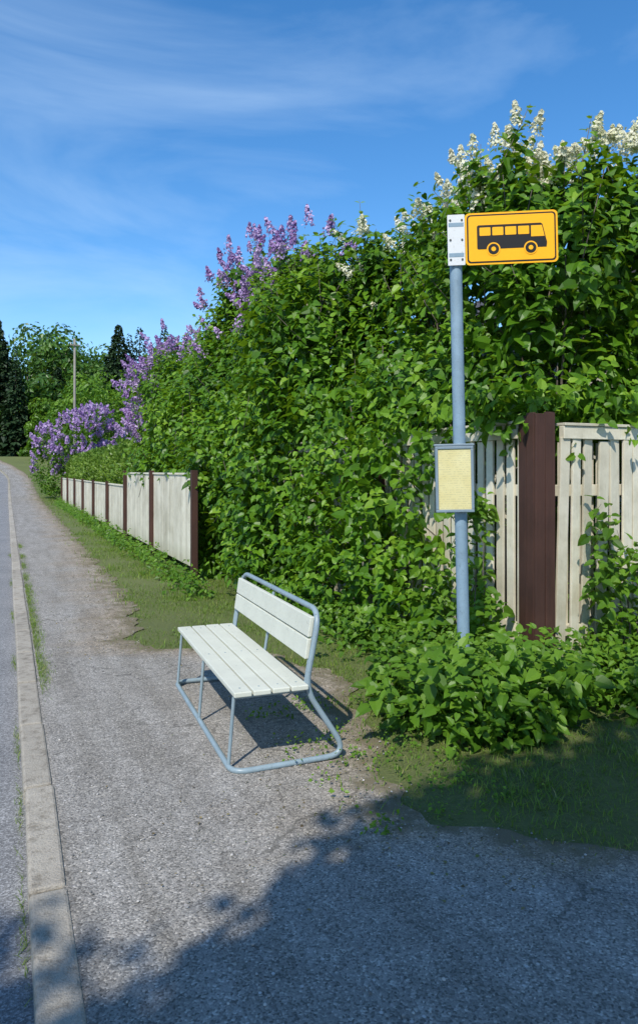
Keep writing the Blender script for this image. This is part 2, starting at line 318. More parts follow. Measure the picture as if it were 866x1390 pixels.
def panicles(name,P,N,mat,parent,nf=130,length=.19,rad=.05,fs=.017):
    n=len(P); ax=nrm(N*.6+np.array([0,0,.8])+rng.normal(0,.38,(n,3))); ref=nrm(rng.normal(size=(n,3))); A=nrm(np.cross(ax,ref)); Bv=np.cross(ax,A)
    L=length*rng.uniform(.6,1.35,n); sh=rng.normal(.55,.15,n)
    t=rng.random((n,nf))**.8; th=rng.random((n,nf))*6.283; rr=rad*(L/length)[:,None]*(1-t)**.6*(.5+.5*rng.random((n,nf)))*(1+.3*np.sin(t*22))
    q=P[:,None]+ax[:,None]*(t*L[:,None]+.02)[...,None]+rr[...,None]*(np.cos(th)[...,None]*A[:,None]+np.sin(th)[...,None]*Bv[:,None])
    nn=nrm(np.cos(th)[...,None]*A[:,None]+np.sin(th)[...,None]*Bv[:,None]+ax[:,None]*.4+rng.normal(0,.4,(n,nf,3)))
    m=n*nf; X=np.cross(nn.reshape(-1,3),nrm(rng.normal(size=(m,3))))
    R=np.clip(sh[:,None]+rng.normal(0,.22,(n,nf)),0,1).ravel()
    cards(name,T_QUAD,q.reshape(-1,3),X,nn.reshape(-1,3),fs*rng.uniform(.7,1.3,m),R,mat,parent)
def stems(name,tg,roots,parent,r0=.025):
    ps=[]
    for a,b in zip(roots,tg):
        a=np.array(a);b=np.array(b); k=6; pts=[]
        for i in range(k):
            s=i/(k-1); p=a*(1-s)+b*s; p=p+np.array([0,0,.25*math.sin(s*3.14)])+rng.normal(0,.05,3)*(0<i<k-1); pts.append(p)
        ps.append((pts,[r0*(1-.8*i/(k-1)) for i in range(k)]))
    tubes(name,ps,MAT['bark'],parent,5)
def tips(name,P,N,n,mat,parent,size=.13,zmin=3.6,out=.25):
    w=((P[:,2]>zmin)&(N[:,2]>-.05))*1.0+((N[:,0]<-.5)|(N[:,1]<-.5))*.12; idx=rng.choice(len(P),n,replace=False,p=w/w.sum())
    q=P[idx]+N[idx]*rng.uniform(.0,out,(n,1))+[0,0,.05]
    d,(a,b)=shoots(q,N[idx]*.6,size,pairs=5,length=.42,up=.9,jit=.32,clump=.2); cards(name,T_LEAF,*d,mat,parent)
    tubes(name+'_twigs',[([tuple(a[i]-(b[i]-a[i])*.5),tuple(a[i]),tuple(b[i])],[.006,.005,.003]) for i in range(n)],MAT['bark'],parent,3)
J=lambda s:rng.normal(0,s)

# ---- white lilac (near, behind the fence, spilling over)
BW=[]
for y in np.arange(5.15,9.7,.55):
    for z,x,r in [(.9,4.9,.60),(1.8,4.85,.68),(2.55,4.7,.76),(3.3,4.75,.76),(3.95,5.0,.62)]:
        BW.append((x+J(.2),y+J(.12),z+J(.12),r*rng.uniform(.75,1.15),r*rng.uniform(.75,1.1),r*rng.uniform(.75,1.05)))
for x in np.arange(4.7,11,.6):
    for z,y,r in [(1.0,5.4,.6),(1.9,5.4,.66),(2.6,5.2,.74),(3.3,5.3,.72),(3.85,5.5,.60)]:
        BW.append((x+J(.12),y+J(.2),z+J(.12),r*rng.uniform(.75,1.1),r*rng.uniform(.75,1.15),r*rng.uniform(.75,1.05)))
for y in (6.0,7.0,8.3): BW.append((4.5,y,4.3+J(.1),.35,.4,.42))
for x,y in ((4.3,5.3),(5.0,5.2),(5.9,5.3)): BW.append((x,y,4.15+J(.08),.3,.3,.42))
P,N=sample_blobs(BW,25,noise=.13)
k=(N[:,0]<.35)|(N[:,1]<.1)|(rng.random(len(P))<.2)
k&=~((P[:,2]<2.0)&((P[:,0]<4.1)|(P[:,1]<4.85)))
k&=~((P[:,2]<2.0)&(rng.random(len(P))<.5))
P,N=P[k],N[k]
cl=.16*np.sin(P[:,0]*3.1+P[:,2]*2.2)+.16*np.sin(P[:,1]*2.7+P[:,2]*3.4)
WL=empty('white_lilac_bush')
d,_=shoots(P,N,.145,pairs=4,length=.44,clump=cl); cards('leaves',T_LEAF,*d,MAT['lilac'],WL)
tips('tip_shoots',P,N,240,MAT['lilac'],WL,.13)
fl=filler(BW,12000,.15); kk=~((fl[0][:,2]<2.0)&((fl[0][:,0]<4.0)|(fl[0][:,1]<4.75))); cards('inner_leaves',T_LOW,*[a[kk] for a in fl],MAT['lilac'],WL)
w=np.clip(P[:,2]-3.75,0,1)*np.clip(N[:,2]+.3,0,1)*np.where((P[:,1]<6.4)&(P[:,0]<6.6)&(P[:,0]>4.2),3.0,.8)*np.where(P[:,1]>5.9,.8,1.)
w+=np.where((P[:,2]>3.3)&(P[:,1]>6.3)&(N[:,0]<.1),.18,0)+np.where((P[:,2]>3.2)&(P[:,1]<6.3)&(P[:,0]<6.5)&(N[:,1]<0),.05,0)
w*=(.12+np.clip(np.sin(P[:,0]*4.2+P[:,1]*3.3),0,1)); idx=rng.choice(len(P),210,replace=False,p=w/w.sum())
panicles('flowers',P[idx]+N[idx]*.12+[0,0,.10],N[idx],MAT['white_fl'],WL,180,.22,.076,.021)
HB=[(4.0,4.62,2.12,.34,.22,.26),(3.72,4.7,2.2,.25,.25,.25),(4.6,4.55,2.16,.4,.22,.22),(5.3,4.6,2.18,.4,.2,.22),(6.2,4.6,2.18,.5,.2,.22)]
Ph,Nh=sample_blobs(HB,42,.7,.15); d,_=shoots(Ph,Nh,.125,pairs=4,length=.34,up=.1,clump=.1+0*Ph[:,0]); cards('overhanging_leaves',T_LEAF,*d,MAT['lilac'],WL)
# drape in front of fence
BD=[]
for y,z,x,r in [(6.3,.35,3.35,.36),(6.9,.9,3.3,.40),(7.1,.4,3.2,.42),(7.2,1.4,3.4,.40),(7.6,1.0,3.25,.42),(7.4,1.9,3.45,.40),(7.9,.5,3.2,.40),(7.9,1.5,3.4,.38),(6.7,2.3,3.7,.42),(7.4,2.4,3.6,.46),(6.55,1.75,3.55,.34),(5.6,2.15,3.72,.32),(6.0,2.2,3.66,.40),(6.3,1.1,3.5,.34),(5.9,.7,3.5,.32),(6.1,1.65,3.58,.30),(5.7,.3,3.45,.34),(6.4,.75,3.4,.34),(5.1,2.2,3.8,.28),(5.75,1.15,3.55,.24),(5.5,1.75,3.62,.2)]:
    BD.append((x,y,z,r*.8,r*1.1,r*1.1))
P,N=sample_blobs(BD,21,.7,.2); k=(P[:,0]<3.72); d,_=shoots(P[k],N[k],.125,pairs=4,clump=.12+0*P[k][:,0],up=.4); cards('draped_leaves',T_LEAF,*d,MAT['lilac'],WL)
tg=[];rt=[]
for i in range(46):
    y=rng.uniform(5.2,9.4); tg.append((4.6+J(.3),y+J(.4),rng.uniform(2.2,4))); rt.append((4.5+J(.3),y,0))
for i in range(26):
    x=rng.uniform(4.6,9); tg.append((x+J(.3),5.2+J(.2),rng.uniform(2.2,3.8))); rt.append((x,5.2+J(.2),0))
for b in BD: tg.append(b[:3]); rt.append((4.0,b[1]+J(.2),0))
stems('stems',tg,rt,WL)

# ---- purple lilac
BP=[]
for y in np.arange(8.9,12.9,.55):
    for z,x,r in [(.5,3.35,.60),(1.2,3.4,.70),(2.0,3.55,.76),(2.8,3.8,.78),(3.6,4.1,.76),(4.2,4.4,.62)]:
        BP.append((x+J(.18),y+J(.12),z+J(.12),r*rng.uniform(.72,1.12),r*rng.uniform(.75,1.1),r*rng.uniform(.75,1.05)))
for y in np.arange(12.9,17.4,.6):
    for z,x,r in [(.8,3.6,.7),(1.7,3.6,.8),(2.6,3.65,.82),(3.3,3.8,.78),(3.75,4.1,.65)]:
        BP.append((x+J(.18),y+J(.12),z+J(.12),r*rng.uniform(.75,1.1),r*rng.uniform(.75,1.1),r*rng.uniform(.75,1.05)))
for y,x,z in ((10.2,4.3,4.6),(11.2,4.2,4.8),(12.3,4.1,4.9),(12.8,3.9,4.5),(16.4,3.5,4.0),(17.6,3.3,3.5),(17.4,3.2,2.8)): BP.append((x,y,z,.42,.42,.48))
P,N=sample_blobs(BP,20,noise=.13)
k=(N[:,0]<.35)|(N[:,1]<-.2)|(rng.random(len(P))<.2); k&=~((P[:,1]>11.0)&(P[:,2]<1.6)&(P[:,0]<2.95)); P,N=P[k],N[k]
cl=.16*np.sin(P[:,0]*3.1+P[:,2]*2.2)+.16*np.sin(P[:,1]*2.7+P[:,2]*3.4)
PL=empty('purple_lilac_bush')
d,_=shoots(P,N,.15,pairs=4,length=.44,clump=cl); cards('leaves',T_LEAF,*d,MAT['lilac'],PL)
tips('tip_shoots',P,N,220,MAT['lilac'],PL,.14,3.6,.28)
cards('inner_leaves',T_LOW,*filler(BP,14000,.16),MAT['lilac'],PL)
w=np.where((P[:,1]<13.2)&(P[:,1]>9.3)&(P[:,2]>4.1)&(N[:,2]>-.1),1.2,0)+np.where((P[:,1]>15.0)&(P[:,2]>2.1)&(N[:,0]<.2),2.2,0)+np.where((P[:,1]<13)&(P[:,1]>9.3)&(P[:,2]>3.4),.07,0)
w*=(.1+np.clip(np.sin(P[:,2]*3.3+P[:,1]*2.3),0,1)); idx=rng.choice(len(P),280,replace=False,p=w/w.sum())
panicles('flowers',P[idx]+N[idx]*.16+np.array([-.04,-.04,.14]),N[idx],MAT['purple_fl'],PL,110,.27,.085,.030)
tg=[];rt=[]
for i in range(50):
    y=rng.uniform(9,17.4); tg.append((4+J(.3),y+J(.4),rng.uniform(2.2,4.4))); rt.append((3.8+J(.2),y,0))
stems('stems',tg,rt,PL)

# ---- far purple lilac
BF=[(3.9,44,z0,r,r*1.1,r) for z0,r in ((1.5,1.6),(3.2,1.7))]
for i in range(26): 
    a=rng.random()*6.28; zz=rng.uniform(1.0,4.6); rr=1.9*math.sqrt(max(.1,1-((zz-2.2)/3.2)**2)); BF.append((3.9+rr*math.cos(a),44+rr*math.sin(a),zz,.75,.75,.7))
P,N=sample_blobs(BF,14)
FLB=empty('purple_lilac_bush'); d,_=shoots(P,N,.19,pairs=3,length=.45); cards('leaves',T_LOW,*d,MAT['plant'],FLB)
w=np.clip(P[:,2]-1.3,0,1.3)*(N[:,1]<.4); idx=rng.choice(len(P),min(350,int((w>0).sum())),replace=False,p=w/w.sum())
panicles('flowers',P[idx]+[0,-.1,.1],N[idx],MAT['purple_fl'],FLB,36,.36,.15,.08)
stems('stems',[(3.9+J(1),44+J(.8),3) for i in range(12)],[(3.9+J(.4),44+J(.4),0) for i in range(12)],FLB,.05)

# ---- clipped hedge behind far fence
BH=[]
for y in np.arange(18,42,.8):
    for z,r in ((.7,.7),(1.5,.75),(1.95,.6)): BH.append((3.75+J(.08),y+J(.1),z+J(.07),r,r,r*.9))
P,N=sample_blobs(BH,190,.9,.05); k=(N[:,0]<.3)&(P[:,2]>.6); P,N=P[k],N[k]; n=len(P)
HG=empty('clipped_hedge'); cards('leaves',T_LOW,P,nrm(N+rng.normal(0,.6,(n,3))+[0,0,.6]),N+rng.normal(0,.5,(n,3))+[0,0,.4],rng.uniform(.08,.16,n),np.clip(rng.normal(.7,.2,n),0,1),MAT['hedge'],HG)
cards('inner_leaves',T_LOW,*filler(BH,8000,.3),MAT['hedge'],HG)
stems('stems',[(3.75,y,1.8) for y in np.arange(18,42,1.2)],[(3.75,y,0) for y in np.arange(18,42,1.2)],HG)

# ---- ground plants at fence base
GP=empty('ground_cover_plants')
n=1100; x=rng.uniform(2.25,6.5,n); y=rng.uniform(3.3,4.45,n); k=((x-2.25)>(4.1-y)*.35)&(y>3.48+.12*np.sin(x*4)+.08*(x>3.9))&(rng.random(n)<np.where(x>4.0,.85,1)); x=x[k];y=y[k]; n=len(x)
P=np.stack([x,y,.10+.30*rng.random(n)*np.clip((y-3.2)*1.3,.3,1)],1); d,_=shoots(P,np.tile([-.2,-.3,.5],(n,1)),.095,pairs=4,length=.28,up=.9,jit=.45,clump=.14*np.sin(x*5+y*7))
cards('bed_leaves',T_LEAF,*d,MAT['plant'],GP)
n=150; x=rng.normal(2.78,.26,n); y=rng.normal(3.72,.16,n); P=np.stack([x,y,.22+.30*rng.random(n)],1); d,_=shoots(P,np.tile([-.2,-.3,.5],(n,1)),.10,pairs=4,length=.3,up=.9,jit=.4,clump=.1)
cards('tall_bed_leaves',T_LEAF,*d,MAT['plant'],GP)
n=650; y=rng.uniform(4.4,8.6,n); x=3.55-np.abs(rng.normal(0,.25,n))-.2*(y>5.5); P=np.stack([x,y,.06+.22*rng.random(n)],1)
d,_=shoots(P,np.tile([-.4,-.3,.4],(n,1)),.08,pairs=3,length=.24,up=.9,jit=.45); cards('fence_base_leaves',T_LEAF,*d,MAT['plant'],GP)
cl_=[];
for (bx,by,h,m) in [(3.40,4.80,1.35,24),(3.5,5.0,1.15,18),(3.35,4.6,.75,18),(3.45,5.35,.75,14),(3.3,4.45,.5,14),(4.18,4.2,1.30,9),(4.32,4.18,1.1,16),(4.5,4.15,.95,20),(4.75,4.15,.9,18),(4.45,4.0,.6,20),(5.3,4.15,.9,16)]:
    z=h*rng.random(m)**.8; cl_.append(np.stack([bx+rng.normal(0,.09,m),by+rng.normal(0,.07,m),z+.1],1))
P=np.concatenate(cl_); d,_=shoots(P,np.tile([-.3,-.4,.3],(len(P),1)),.105,pairs=4,length=.3,up=.8,jit=.4,clump=.12); cards('climbing_leaves',T_LEAF,*d,MAT['plant'],GP)
stems('shoot_stems',[(3.40,4.8,1.5),(3.5,5.0,1.3),(3.35,4.6,.9),(4.18,4.2,1.4),(4.32,4.18,1.2),(4.5,4.15,1.05)],[(3.5,4.7,0),(3.5,5.0,0),(3.4,4.6,0),(4.4,4.2,0),(4.4,4.2,0),(4.5,4.2,0)],GP,.008)
n=900; y=rng.uniform(9,38,n); x=2.5-np.abs(rng.normal(0,.13,n))-.1; P=np.stack([x,y,.05+.25*rng.random(n)**1.5],1)
d,_=shoots(P,np.tile([-.3,-.3,.4],(n,1)),.10,pairs=3,length=.3,up=.9,jit=.4); cards('roadside_weeds',T_LOW,*d,MAT['plant'],GP)
n=190; x=rng.choice([1.95,2.1,2.3,1.7,1.85,2.25,1.55],n)+rng.normal(0,.07,n); y=rng.choice([3.5,3.7,3.2,4.6,2.9,4.0,7.2],n)+rng.normal(0,.07,n); P=np.stack([x,y,.02+.03*rng.random(n)],1)
d,_=shoots(P,np.tile([-.3,-.3,.4],(n,1)),.035,pairs=3,length=.09,up=.7,jit=.6,clump=.15); cards('path_weeds',T_LOW,*d,MAT['plant'],GP)

# ---------------------------------------------------------------- fences
FX=3.72
F=empty('wooden_fence')
bl=[];y=4.54
while y<10.4:
    w=.088+J(.003); bl.append((FX-.02+J(.003),y,1.01+J(.008),.022,w,1.80,J(.02),J(.006),J(.008))); y+=.128+J(.005)
bl2=[];x=3.95
while x<11:
    w=.09+J(.007); bl2.append((x,4.38+J(.008),.98+J(.012),w,.022,1.84,J(.07),J(.018),J(.008))); x+=.132+J(.009)
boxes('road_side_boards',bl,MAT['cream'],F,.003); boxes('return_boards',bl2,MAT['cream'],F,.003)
boxes('rails',[(FX-.035,7.5,1.965,.05,5.9,.115),(FX+.02,7.5,.4,.05,5.9,.09),(FX+.02,7.5,1.5,.05,5.9,.09),
   (7.5,4.375,1.955,7.1,.055,.10),(7.5,4.43,.4,7.1,.05,.09),(7.5,4.43,1.5,7.1,.05,.09)],MAT['cream'],F,.004)
boxes('cap',[(FX-.02,7.5,2.036,.11,5.9,.022),(7.5,4.39,2.018,7.1,.11,.022)],MAT['cream'],F,.003)
boxes('posts',[(FX+.03,4.41,1.03,.13,.13,2.06)]+[(FX-.02,y,1.0,.11,.12,2.04) for y in (6.8,9.2)]+[(x,4.40,1.0,.12,.12,1.96) for x in (6.6,9.0)],MAT['brown'],F,.004)
boxes('post_cladding',[(FX-.021,4.332,1.045,.088,.022,2.09,0,.003,0),(FX+.074,4.330,1.05,.092,.022,2.11,0,-.002,0),(FX-.050,4.395,1.05,.022,.085,2.10),(FX-.048,4.485,1.04,.022,.085,2.08,0,0,.003)],MAT['brown'],F,.003)
boxes('back_boards',[(x+.066,4.468,.98,.09,.02,1.8) for x in np.arange(3.98,11,.132) if rng.random()<.35],MAT['cream'],F)

F2=empty('wooden_fence'); bl=[]
for y in np.arange(10.6,17.15,.105): bl.append((2.58,y,.90,.02,.098,1.40,J(.01),0,J(.003)))
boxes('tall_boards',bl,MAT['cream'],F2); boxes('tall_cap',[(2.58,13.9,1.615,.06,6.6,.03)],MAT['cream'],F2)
boxes('tall_posts',[(2.54,y,.84,.09,.09,1.66) for y in (10.5,13.9,17.25)],MAT['brown'],F2)
bl=[]
for y in np.arange(17.4,38.6,.12): bl.append((2.60,y,.72,.02,.108,1.15,J(.01),0,J(.003)))
boxes('low_boards',bl,MAT['cream'],F2); boxes('low_cap',[(2.60,28,1.31,.07,21.4,.03)],MAT['cream'],F2)
boxes('low_posts',[(2.54,y,.70,.08,.08,1.36) for y in (20.6,24.1,27.6,31.1,34.8,38.6)],MAT['brown'],F2)

# ---------------------------------------------------------------- bench
BN=empty('park_bench',(1.115,3.74,0)); BN.rotation_euler=(0,0,math.radians(-2.6))
def fillet(pts,rad,closed=True,seg=7):
    out=[];n=len(pts);pts=[Vector(p) for p in pts]
    for i in range(n):
        if not closed and i in (0,n-1): out.append(pts[i]); continue
        a,b,c=pts[i-1],pts[i],pts[(i+1)%n]; r=rad[i] if isinstance(rad,(list,tuple)) else rad
        d1=(a-b).normalized(); d2=(c-b).normalized(); p1=b+d1*r; p2=b+d2*r
        for k in range(seg+1):
            t=k/seg; out.append(p1*(1-t)**2+b*2*t*(1-t)+p2*t*t)
    return out
def tube(name,pts,r,mat,parent,closed=False):
    cu=bpy.data.curves.new(name,'CURVE'); cu.dimensions='3D'; s=cu.splines.new('POLY'); s.points.add(len(pts)-1)
    for i,p in enumerate(pts): s.points[i].co=(*p,1)
    s.use_cyclic_u=closed; s.use_smooth=True; cu.bevel_depth=r; cu.bevel_resolution=5; cu.use_fill_caps=True; cu.materials.append(mat)
    o=bpy.data.objects.new(name,cu); sc.collection.objects.link(o); o.parent=parent; return o
LN=1.80
fr=[(0,0,.022),(.69,.03,.022),(.44,.06,.41),(.525,.06,.850),(.525,LN-.06,.850),(.44,LN-.06,.41),(.69,LN-.03,.022),(0,LN,.022)]
tube('frame',fillet(fr,[.10,.14,.10,.13,.13,.10,.14,.10],True,9),.0165,MAT['tube'],BN,True)
for i,yy in enumerate((.09,LN/2,LN-.09)):
    tube('leg_%d'%(i+1),[(.03,yy,.405),(.0,yy,.03)],.010,MAT['tube'],BN)
    tube('seat_support_%d'%(i+1),[(.03,yy,.402),(.44,yy,.402)],.012,MAT['tube'],BN)
    tube('back_support_%d'%(i+1),fillet([(.38,yy,.402),(.445,yy,.41),(.512,yy,.83)],.04,False),.010,MAT['tube'],BN)
sl=[(.065+i*.110,LN/2+.01+J(.002),.432+J(.0008),.100,LN-.02,.028) for i in range(4)]
boxes('seat_slats',sl,MAT['slat'],BN,.005)
def slat_back(name,z0,z1):
    x0=.458+(z0-.6)*.15; x1=.458+(z1-.6)*.15
    o=boxes(name,[((x0+x1)/2,LN/2,(z0+z1)/2,.026,LN-.16,z1-z0,0,(x1-x0)/(z1-z0),0)],MAT['slat'],BN,.005); return o
slat_back('backrest_slat_upper',.700,.814); slat_back('backrest_slat_lower',.576,.690)
bv=[]
for yy in (.10,LN/2,LN-.10):
    for i in range(4): bv.append((.065+i*.110,yy,.4465,.010,.010,.003))
boxes('bolts',bv,MAT['tube'],BN,.001)

# ---------------------------------------------------------------- bus stop sign
BS=empty('bus_stop_sign',(2.80,4.01,0)); BS.rotation_euler=(0,math.radians(-1.15),math.radians(-28))
tube('pole',[(0,0,-.05),(0,0,3.33)],.041,MAT['pole'],BS)
def rrect(x0,z0,x1,z1,r,seg=6):
    pts=[]
    for cxx,czz,a0 in ((x1-r,z1-r,0),(x0+r,z1-r,90),(x0+r,z0+r,180),(x1-r,z0+r,270)):
        for k in range(seg+1):
            a=math.radians(a0+90*k/seg); pts.append((cxx+r*math.cos(a),czz+r*math.sin(a)))
    return pts
def plate(name,pts,yf,yb,mat,parent=BS):
    n=len(pts); V=[(x,yf,z) for x,z in pts]+[(x,yb,z) for x,z in pts]
    L=list(range(n)); ST=[0]; Lb=list(range(2*n-1,n-1,-1)); L+=Lb; ST.append(n); k=2*n
    for i in range(n):
        j=(i+1)%n; L+=[i,n+i,n+j,j]; ST.append(k); k+=4
    return mesh_np(name,np.array(V),np.array(L),np.array(ST),mat,np.full(2*n,.5),parent)
zc=3.180; H=.342; XE=.655
YF=-.050
plate('white_bracket',rrect(-.056,zc-H/2+.004,.056,zc+H/2-.004,.004),YF-.004,YF+.006,MAT['white'])
plate('sign_plate',rrect(.058,zc-H/2,XE,zc+H/2,.028),YF-.003,YF+.001,MAT['yellow'])
plate('black_border',rrect(.070,zc-H/2+.012,XE-.012,zc+H/2-.012,.024),YF-.0045,YF-.003,MAT['black'])
plate('sign_face',rrect(.080,zc-H/2+.022,XE-.022,zc+H/2-.022,.018),YF-.006,YF-.0045,MAT['yellow'])
bx0=.135; bz0=zc-.070; BWd=.450; BHt=.158
body=[(bx0+.006,bz0),(bx0+BWd-.004,bz0),(bx0+BWd,bz0+.03),(bx0+BWd-.012,bz0+.080),(bx0+BWd-.028,bz0+BHt-.008),(bx0+BWd-.040,bz0+BHt),(bx0+.008,bz0+BHt),(bx0,bz0+BHt-.008),(bx0,bz0+.008)]
plate('bus_symbol',body,YF-.0075,YF-.006,MAT['black'])
for i in range(4):
    a=bx0+.016+i*.083; plate('bus_window_%d'%i,rrect(a,bz0+.088,a+.071,bz0+.142,.004,2),YF-.009,YF-.0075,MAT['yellow'])
a=bx0+.016+4*.083; plate('bus_window_front',[(a,bz0+.070),(a+.086,bz0+.070),(a+.070,bz0+.142),(a,bz0+.142)],YF-.009,YF-.0075,MAT['yellow'])
for i,wx in enumerate((bx0+.105,bx0+.345)):
    circ=lambda r:[(wx+r*math.cos(t),bz0-.002+r*math.sin(t)) for t in np.linspace(0,2*math.pi,28,endpoint=False)]
    plate('wheel_arch_%d'%i,circ(.044),YF-.009,YF-.0075,MAT['yellow']); plate('wheel_%d'%i,circ(.035),YF-.0105,YF-.009,MAT['black']); plate('hub_%d'%i,circ(.015),YF-.012,YF-.0105,MAT['yellow'])
for i,(rx,rz) in enumerate(((-.038,.13),(-.038,-.13),(.038,.13),(.038,-.13),(-.038,.0),(.038,0))):
    plate('rivet_%d'%i,[(rx+.007*math.cos(t),zc+rz+.007*math.sin(t)) for t in np.linspace(0,2*math.pi,12,endpoint=False)],YF-.008,YF-.004,MAT['metal'])
boxes('clamps',[(0,-.02,zc+.1,.10,.07,.03),(0,-.02,zc-.1,.10,.07,.03)],MAT['pole'],BS,.003)
tz=1.60; tx=-.045; YT=-.062
plate('timetable_case',rrect(tx-.124,tz-.218,tx+.124,tz+.218,.008),YT-.018,YT+.020,MAT['frame'])
plate('timetable_paper',rrect(tx-.106,tz-.198,tx+.106,tz+.198,.003),YT-.0195,YT-.018,MAT['paper'])
fb=[(tx,YT-.021,tz+.208,.248,.012,.018),(tx,YT-.021,tz-.208,.248,.012,.018),(tx-.115,YT-.021,tz,.018,.012,.397),(tx+.115,YT-.021,tz,.018,.012,.397)]
boxes('timetable_rim',fb,MAT['frame'],BS,.003)
boxes('timetable_rim_lip',[(tx,YT,tz+.226,.262,.05,.014)],MAT['frame'],BS,.003)

# ---------------------------------------------------------------- house behind hedge
HS=empty('cream_house')
boxes('walls',[(11,10.5,2.1,6,7,4.2)],MAT['house'],HS)
cl=[]
for x in np.arange(8.07,14,.14): cl.append((x,6.985,2.1,.12,.025,4.2))
for y in np.arange(7.07,14,.14): cl.append((7.985,y,2.1,.025,.12,4.2))
boxes('cladding',cl,MAT['house'],HS)
V=[(7.4,6.5,4.1),(11,6.5,5.9),(14.6,6.5,4.1),(7.4,14.5,4.1),(11,14.5,5.9),(14.6,14.5,4.1),(7.4,6.5,4.25),(11,6.5,6.05),(14.6,6.5,4.25),(7.4,14.5,4.25),(11,14.5,6.05),(14.6,14.5,4.25)]
Fc=[(0,3,4,1),(1,4,5,2),(6,7,10,9),(7,8,11,10),(0,1,7,6),(1,2,8,7),(3,9,10,4),(4,10,11,5),(0,6,9,3),(2,5,11,8)]
mesh_np('roof',np.array(V),np.array(Fc).ravel(),np.arange(len(Fc))*4,MAT['roof'],None,HS)
mesh_np('gable',np.array([(8,6.99,4.2),(14,6.99,4.2),(11,6.99,5.7)]),np.array([0,1,2]),np.array([0]),MAT['house'],np.ones(3)*.5,HS)
boxes('windows',[(9.8,6.96,2.4,1.2,.03,1.3),(12.4,6.96,2.4,1.2,.03,1.3),(7.96,9,2.4,.03,1.2,1.3),(7.96,12,2.4,.03,1.2,1.3)],MAT['glass'],HS)
wf=[]
for xx in (9.8,12.4): wf+=[(xx,6.945,3.1,1.4,.05,.1),(xx,6.945,1.7,1.4,.05,.1),(xx-.65,6.945,2.4,.1,.05,1.3),(xx+.65,6.945,2.4,.1,.05,1.3)]
boxes('window_frames',wf,MAT['white'],HS)

# ---------------------------------------------------------------- utility pole
UP=empty('utility_pole',(4.75,57.9,float(zt(57.9))))
tubes('pole',[([(0,0,-.3),(0,0,5),(0,0,11.1)],[.12,.10,.08])],MAT['upole'],UP,8)
boxes('crossarm',[(0,-.14,10.6,.7,.08,.08)],MAT['upole'],UP)
boxes('insulators',[(x,-.14,10.72,.06,.06,.14) for x in (-.3,.3)],MAT['white'],UP)

# ---------------------------------------------------------------- trees
def crown(B,n,size):
    B=np.array(B,float); a=B[:,3]*B[:,4]; i=rng.choice(len(B),n,p=a/a.sum()); u=nrm(rng.normal(size=(n,3))); rad=1-.35*rng.random((n,1))**2+rng.normal(0,.08,(n,1))
    P=B[i,:3]+u*rad*B[i,3:6]; X=nrm(np.cross(u,rng.normal(size=(n,3)))+[0,0,-.3]); Z=u+rng.normal(0,.55,(n,3))+[0,0,.5]
    sh=np.clip(.5+.25*rng.normal(size=len(B))[i]+rng.normal(0,.12,n)+.15*u[:,2],0,1)
    return P,X,Z,size*rng.uniform(.6,1.3,n),sh
def dec_blobs(x,y,z,h,w,n=16,trunk=.25):
    L=[]
    for i in range(n):
        t=rng.random(); zz=z+h*(trunk+(1-trunk)*t*.92); prof=math.sin(math.pi*min(1,max(.08,(t*.85+.12))))**.6
        a=rng.random()*6.28; r=w*.5*prof*rng.uniform(.3,.85); s=w*rng.uniform(.16,.27)
        L.append((x+r*math.cos(a),y+r*math.sin(a),zz,s,s,s*.85))
    return L
def spruce(x,y,z,h,w,n,size):
    t=rng.random(n)**.75; a=rng.random(n)*6.283; lay=.8+.2*np.sin(t*h*5+a*2)
    R=w*.5*(t**.85)*lay*(.35+.65*rng.random(n)**.45)*(1+.12*np.sin(a*3+x)); zz=z+h*(1-t*.92)-R*.25
    P=np.stack([x+R*np.cos(a),y+R*np.sin(a),zz],1); X=np.stack([np.cos(a),np.sin(a),-.45+0*a],1)+rng.normal(0,.25,(n,3)); Z=np.tile([0,0,1.],(n,1))+rng.normal(0,.35,(n,3))
    return P,X,Z,size*(.5+.7*t)*rng.uniform(.7,1.2,n),np.clip(rng.normal(.45,.2,n),0,1)
cat=lambda L:[np.concatenate(a) for a in zip(*L)]
def zb(y): return float(zt(y))
DF=empty('distant_forest'); D=[];S=[];D2=[];tr=[]
rf=np.random.default_rng(3)
pos=[(rf.uniform(-45,60),rf.uniform(100,130),rf.uniform(12,17)) for i in range(45)]
pos+=[(x+rf.uniform(-.8,.8),rf.uniform(98,114),rf.uniform(15,19)) for x in np.arange(-8,34,1.8)]
pos+=[(x+rf.uniform(-1,1),rf.uniform(88,96),rf.uniform(10,13.5)) for x in np.arange(-6,30,3.0)]
for x,y,h in pos:
    if rf.random()<.28:
        S.append(spruce(x,y,zb(y),h*1.08,h*.40,1400,.85)); tr.append(([(x,y,zb(y)),(x,y,zb(y)+h)],[.22,.04]))
    else:
        D.append(crown(dec_blobs(x,y,zb(y),h,h*.62,16,.08),1700,.66)); tr.append(([(x,y,zb(y)),(x,y,zb(y)+h*.8)],[.25,.06]))
for x,y,h in [(-2.5,90,6.5),(1.5,92,6),(4,88,6.5),(7,80,8.5),(9.5,72,9),(6.8,66,7.8),(12,66,9.5),(14,60,9),(10.5,58,8),(16,70,11),(12.5,48,7.0),(-9,92,9),(20,62,10),(9,84,10),(5.5,78,6.0),(3.0,86,5),(9.0,50,7.0)]:
    D2.append(crown(dec_blobs(x,y,zb(y),h,h*.75,16,.0),2600,.40)); tr.append(([(x,y,zb(y)),(x,y,zb(y)+h*.7)],[.15,.05]))
